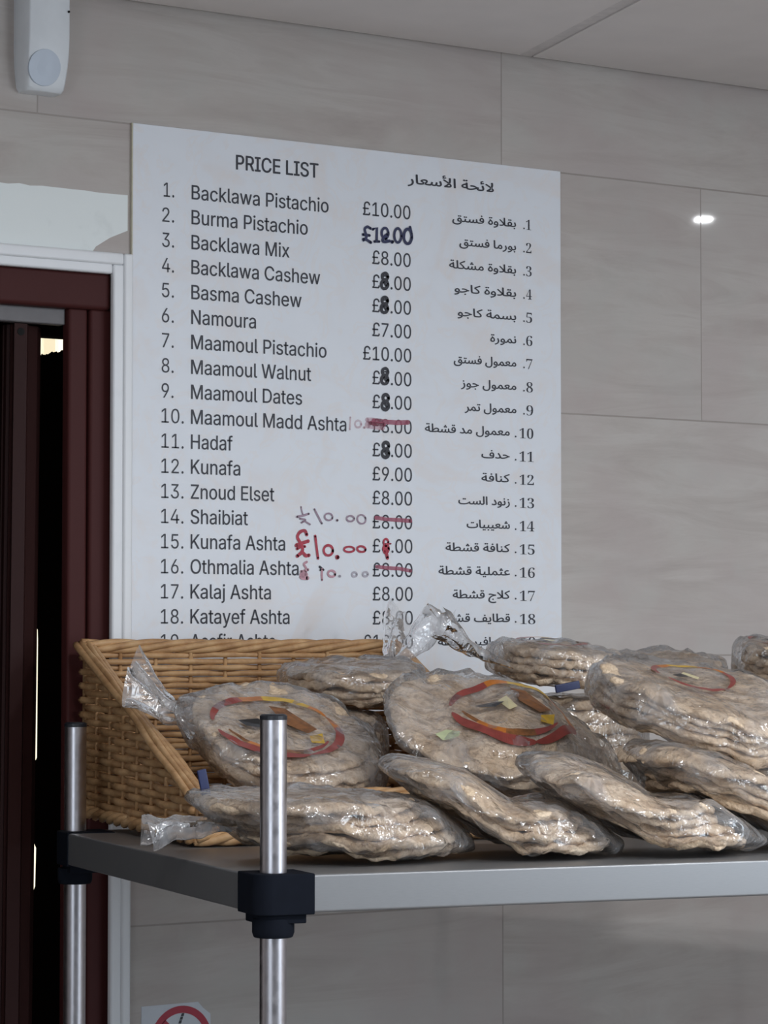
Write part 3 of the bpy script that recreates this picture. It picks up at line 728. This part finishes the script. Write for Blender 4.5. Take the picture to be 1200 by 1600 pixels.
# ------------------------------------------------------------------ resting soft things on what lies under them
from mathutils.bvhtree import BVHTree
bpy.context.view_layer.update()
RAI = RA.inverted()
def tree_of(o, top):
    """the object's mesh as a search tree in the rack's axes"""
    mw = RAI @ top.matrix_basis @ (o.matrix_basis if o is not top else Matrix())
    return BVHTree.FromPolygons([mw @ v.co for v in o.data.vertices], [tuple(p.vertices) for p in o.data.polygons])
PLACED = [BVHTree.FromPolygons([(-.06, -.06, .0015), (SL+.06, -.06, .0015), (SL+.06, SD+.003, .0015), (-.06, SD+.003, .0015)], [(0, 1, 2, 3)])]
PLACED += [tree_of(c, bk) for c in bk.children]
CELL = .004
def settle(root):
    kids = list(root.children)
    mw = RAI @ root.matrix_basis; inv = mw.inverted(); R3 = inv.to_3x3()
    own = [BVHTree.FromPolygons([mw @ v.co for v in c.data.vertices], [tuple(p.vertices) for p in c.data.polygons]) for c in kids]
    allv = [mw @ v.co for c in kids for v in c.data.vertices]
    x0, x1 = min(p.x for p in allv)-.02, max(p.x for p in allv)+.02; y0, y1 = min(p.y for p in allv)-.02, max(p.y for p in allv)+.02
    nx, ny = int((x1-x0)/CELL)+2, int((y1-y0)/CELL)+2
    need = [[0.0]*ny for _ in range(nx)]; up, dn = V(0, 0, 1), V(0, 0, -1); hits = 0
    for i in range(nx):
        for j in range(ny):
            x, y = x0 + i*CELL, y0 + j*CELL; zb = None
            for t in own:
                h = t.ray_cast(V(x, y, -.5), up)[0]
                if h and (zb is None or h.z < zb): zb = h.z
            if zb is None: continue
            zs = None
            for t in PLACED:
                h = t.ray_cast(V(x, y, 1.0), dn)[0]
                if h and (zs is None or h.z > zs): zs = h.z
            if zs is not None and zs + .002 > zb: need[i][j] = zs + .002 - zb; hits += 1
    mx = max(max(r_) for r_ in need)
    print('settle', root.name, 'cells', hits, 'lift max %.4f' % mx)
    def filt(a, rad, f):
        b = [[f(r_[max(0, j-rad):j+rad+1]) for j in range(ny)] for r_ in a]
        return [[f([b[k][j] for k in range(max(0, i-rad), min(nx, i+rad+1))]) for j in range(ny)] for i in range(nx)]
    mean = lambda q: sum(q)/len(q)
    g = filt(need, 6, max); g = filt(g, 2, mean); g = filt(g, 2, mean)
    for c in kids:
        for v in c.data.vertices:
            p = mw @ v.co; a, b = (p.x-x0)/CELL, (p.y-y0)/CELL; i, j = int(a), int(b); a -= i; b -= j
            dz = (g[i][j]*(1-a) + g[i+1][j]*a)*(1-b) + (g[i][j+1]*(1-a) + g[i+1][j+1]*a)*b
            v.co = inv @ (p + V(0, 0, dz))
    for c in kids:
        PLACED.append(BVHTree.FromPolygons([mw @ v.co for v in c.data.vertices], [tuple(p.vertices) for p in c.data.polygons]))

# ------------------------------------------------------------------ bags of flatbread
def bag(s, t, h, r, n, pitch, roll, spin, label, seed, th=.0115, tail=None, clip=None, sign_=None, bend=0.0, film_r=.010, squash=1.0, tail2=None, shear=0.0, group='bags of flatbread on the shelf'):
    """stack of n round loaves in a clear bag: s,t,h rack place of the middle; pitch leans the top towards the shop, roll dips the right side"""
    rnd = random.Random(seed)
    root = thing('bread_bag', RA @ V(s, t, h), label, 'bread', group)
    rot = ROT @ Matrix.Rotation(radians(roll), 3, 'Y') @ Matrix.Rotation(radians(pitch), 3, 'X')
    root.rotation_euler = rot.to_euler()
    T = n*th
    def bz_(x, y): return bend*(x*x - .5*y*y)/(r*r) + .004*noise.noise(V(x*14, y*14, seed*3.3))
    for k in range(n):
        w = MB(); z0 = -T/2 + th*(k+.5); ox, oy = shear*(k-(n-1)/2) + rnd.uniform(-.005, .005), rnd.uniform(-.007, .007); rr = r*rnd.uniform(.93, 1.01); sd = seed*7.7 + k*3.1
        nr, ns = 19, 120; pts = []
        prof = [(0, .42), (.25, .43), (.5, .45), (.7, .48), (.80, .51), (.87, .52), (.92, .50), (.96, .42), (.985, .28), (1.0, .10), (1.0, -.10), (.985, -.26), (.955, -.40), (.90, -.46), (.75, -.44), (.5, -.42), (.25, -.42), (0, -.42)]
        for (q, zz) in prof:
            for j in range(ns):
                a = 2*pi*j/ns
                e = 1 + .05*noise.noise(V(cos(a)*1.4, sin(a)*1.4, sd)) + .022*noise.noise(V(cos(a)*7, sin(a)*7, sd+9)) + .014*noise.noise(V(cos(a)*18, sin(a)*18, sd+z0*400+q*2))
                x = ox + rr*q*e*cos(a); y = (oy + rr*q*e*sin(a))*squash
                edge = max(0, (q-.6)/.4)
                z = z0 + zz*th + bz_(x, y) + .0026*noise.noise(V(x*38, y*38, sd)) + .0034*edge*noise.noise(V(x*85, y*85, sd+5)) + .0016*noise.noise(V(x*150, y*150, sd+6)) + .0036*edge*noise.noise(V(cos(a)*2.6, sin(a)*2.6, sd+2)) + .0030*edge*noise.noise(V(cos(a)*8, sin(a)*8, sd+1))
                pts.append(V(x, y, z))
        w.grid(pts, nr, ns, True); w.build('flatbread', M['bread'] if rnd.random() < .6 else M['bread2'], root, smooth=True)
    # clear film round the stack
    R = r + film_r; hh = T/2 + .004
    def ftop(x, y): return hh + bz_(x, y)
    w = MB(); nu, nv = 26, 88; pts = []
    for i in range(nu):
        ph = -pi/2 + pi*i/(nu-1); cq = max(0.0, cos(ph)); q = cq**.42; zz = (abs(sin(ph))**.55)*(1 if sin(ph) > 0 else -1)
        for j in range(nv):
            a = 2*pi*j/nv
            e = 1 + .05*noise.noise(V(cos(a)*2.2, sin(a)*2.2, seed+.5)) + .022*noise.noise(V(cos(a)*9, sin(a)*9, seed+4))
            for tl_ in (tail, tail2):
                if tl_ is not None:
                    da = (a - radians(tl_[0]) + pi) % (2*pi) - pi; e += .13*math.exp(-(da/.30)**2)
            x = shear*zz*hh/th + R*q*e*cos(a); y = R*q*e*sin(a)*squash
            c_ = .0030*noise.noise(V(x*45, y*45, seed+zz*2)) + .0045*(1 - abs(noise.noise(V(x*32+zz*.6, y*32, seed+7)))*2.2)*(.3 + .7*min(1, max(0, (q-.45)/.4)))
            pts.append(V(x, y, zz*hh + bz_(x, y) + c_*(.4 + q)))
    w.grid(pts, nu, nv, True); fb = w.build('clear_bag', M['film'], root, smooth=True)
    def fan(ang, L, wd, up, curl, sd, neck=.016):
        a = radians(ang); dx, dy = V(cos(a), sin(a), 0), V(-sin(a), cos(a), 0)
        w = MB(); nu, nv = 26, 46; pts = []
        for i in range(nu):
            u = i/(nu-1)
            wv = (.055*(1-u/.28) + neck*(u/.28)) if u < .28 else neck + (wd-neck)*((u-.28)/.72)**.75
            for j in range(nv):
                v = -1 + 2*j/(nv-1)
                fold = (.009*sin(v*6+sd) + .0045*sin(v*13+sd*2+u*2))*(.35+u) + .012*u*noise.noise(V(u*3, v*2, sd)) + .0025*noise.noise(V(u*8, v*6, sd+3))
                ll = L*(u + .12*u*noise.noise(V(v*2.0, sd, 1)) + .03*u*noise.noise(V(v*5, sd, 2)))
                p = dx*(R*.93*(squash if abs(dy.x) > .8 else 1) + ll) + dy*(v*wv + .012*u*noise.noise(V(u*3, sd, 4)))
                p.z = bz_(0, 0) + up*u + curl*u*u + fold
                pts.append(p)
        w.grid(pts, nu, nv); return w.build('gathered_bag_end', M['tail'], root, smooth=True)
    for tl_ in (tail, tail2):
        if tl_ is not None and len(tl_) > 1: fan(tl_[0], tl_[1], tl_[2], tl_[3], tl_[4], seed + tl_[0]*.01)
    if clip:
        a = radians(clip[0]); c = V(cos(a), sin(a), 0)*(R + clip[1]); c.z = clip[2]
        w = MB(); w.box((-.0045, -.0018, -.015), (.0045, .0018, .015)); cr = Matrix.Rotation(radians(clip[3]), 3, 'Y') @ Matrix.Rotation(radians(clip[4]), 3, 'X')
        for i, p in enumerate(w.v): w.v[i] = tuple(rot.inverted() @ ROT @ (cr @ Vector(p)) + c)
        co = w.build('bag_clip', M['clip'], root, bevel=.001); co['label'] = 'small navy plastic clip'
    if sign_:
        sc, ang, cx, cy = sign_; w = MB(); ca, sa = cos(radians(ang)), sin(radians(ang))
        def lp(x, y, lift=.0016):
            x, y = x*sc, y*sc; X_, Y_ = cx + x*ca - y*sa, cy + x*sa + y*ca
            return V(X_, Y_, ftop(X_, Y_) + lift + .0012*noise.noise(V(X_*60, Y_*60, seed)))
        def arc(a0, a1, rx, ry, w0, w1, mats, n=48):
            prev = None
            for k in range(n+1):
                u = k/n; a = radians(a0 + (a1-a0)*u); wv = w0*sin(pi*u)**.6 + w1
                p = [lp((rx-wv*.5)*cos(a), (ry-wv*.5)*sin(a)), lp((rx+wv*.5)*cos(a), (ry+wv*.5)*sin(a))]
                if prev:
                    w.cur = mats[min(len(mats)-1, int(u*len(mats)))]; w.add(prev + p, [(0, 1, 3, 2)])
                prev = p
        def patch(pts, m_, lift=.0019):
            w.cur = m_; c = lp(sum(p[0] for p in pts)/len(pts), sum(p[1] for p in pts)/len(pts), lift)
            q = [lp(x, y, lift) for x, y in pts]; w.add([c] + q, [(0, i+1, (i+1) % len(q)+1) for i in range(len(q))])
        arc(170, 20, .050, .044, .007, .0012, (0, 0, 0, 2, 1, 1, 2)); arc(22, -75, .050, .044, .006, .001, (2, 0, 0, 0)); arc(188, 285, .050, .044, .008, .001, (0, 0, 0))
        patch([(-.030, .006), (-.012, .010), (-.006, .002), (-.014, -.004), (-.026, -.002)], 3)
        patch([(-.010, .010), (-.002, .014), (.004, -.006), (-.004, -.012)], 4)
        if sc > .9:
            patch([(.004, .030), (.016, .026), (.032, -.004), (.022, -.010), (.008, .004)], 5); patch([(.022, -.014), (.034, -.010), (.030, -.026), (.020, -.024)], 1)
            arc(190, 325, .042, .038, .004, .001, (5, 2, 5, 0))
        if seed == 2: patch([(-.068, -.036), (-.058, -.030), (-.047, -.033), (-.049, -.039), (-.056, -.043), (-.063, -.044)], 6, .0010)
        w.build('printed_label', [M['lred'], M['lyel'], M['lor'], M['lblack'], M['lcream'], M['lbrown'], M['lgreen']], root)
    settle(root)
    return root

HB = 'bags of flatbread at the back of the heap'
bag(.300, .655, .066, .076, 9, 0, 0, 0, 'bag of flatbread on the basket floor against its back, under the others', 21, group=HB)
bag(.600, .590, .070, .074, 10, 0, 0, 0, 'bag of flatbread on the shelf beside the basket, under the topmost small bag', 22, th=.0135, group=HB)
bag(.775, .440, .072, .082, 12, 0, 0, 0, 'bag of flatbread lying low on the shelf at the far right back', 23, group=HB)
bag(.135, .155, .034, .104, 5, 2, 1, 0, 'flat bag of flatbread lying behind the chrome post at the shelf front', 8, th=.0100, shear=-.0145, tail=(172, .075, .045, -.002, -.004), clip=(163, .014, .034, -12, 0))
bag(.298, .138, .030, .092, 4, 4, 8, 0, 'bag of flatbread dipping right at the shelf front, second from the chrome post', 9, th=.0092, shear=-.017, tail=(-160, ))
bag(.434, .120, .032, .092, 4, 4, 8, 0, 'bag of flatbread at the shelf front, third from the chrome post', 10, th=.0096, shear=-.017, tail=(-40, ))
bag(.572, .158, .047, .108, 4, 8, 10, 0, 'bag of flatbread at the right end of the shelf front, tucked under the seamed stack', 11, th=.0100, shear=-.012, tail=(80, ), sign_=(.8, 0, .02, .04))
bag(.205, .478, .096, .098, 5, 28, 4, 0, 'bag of flatbread leaning by the wicker side, its gathered end fanned up the basket', 1, th=.0095, shear=-.004, tail=(157, .082, .082, .006, .022), sign_=(1.4, 4, -.024, -.010))
bag(.422, .404, .102, .100, 6, 33, 3, 0, 'bag of flatbread facing out mid shelf with the large red and brown label', 2, th=.0085, shear=-.015, sign_=(1.35, -10, -.002, -.008), tail=(205, ))
bag(.345, .660, .158, .076, 4, 7, -6, 0, 'bag of flatbread lying along the top of the basket behind the two labelled bags', 3, th=.0090, tail=(35, .075, .05, .045, .02))
bag(.560, .560, .182, .066, 4, 6, 4, 0, 'small topmost bag of flatbread with a navy clip, just below the price board corner', 4, th=.0095, tail=(175, .08, .05, .02, .02), clip=(255, .004, -.018, 80, 0), sign_=(.8, 0, 0, .02))
bag(.572, .240, .136, .110, 5, 19, 4, 0, 'dark seamed stack of flatbread in a bag tilted out on the upper right', 6, th=.0085, bend=.008, sign_=(.9, 20, .0, .03), tail=(100, ))
bag(.712, .590, .168, .066, 3, 10, -6, 0, 'bag of flatbread at the back right, left of the topmost far right bag', 5, th=.0095, tail=(120, ))
bag(.800, .410, .182, .074, 4, 8, 0, 0, 'topmost bag of flatbread at the far right edge with a red print', 7, th=.0095, sign_=(.8, 0, -.02, .02), tail=(40, ))
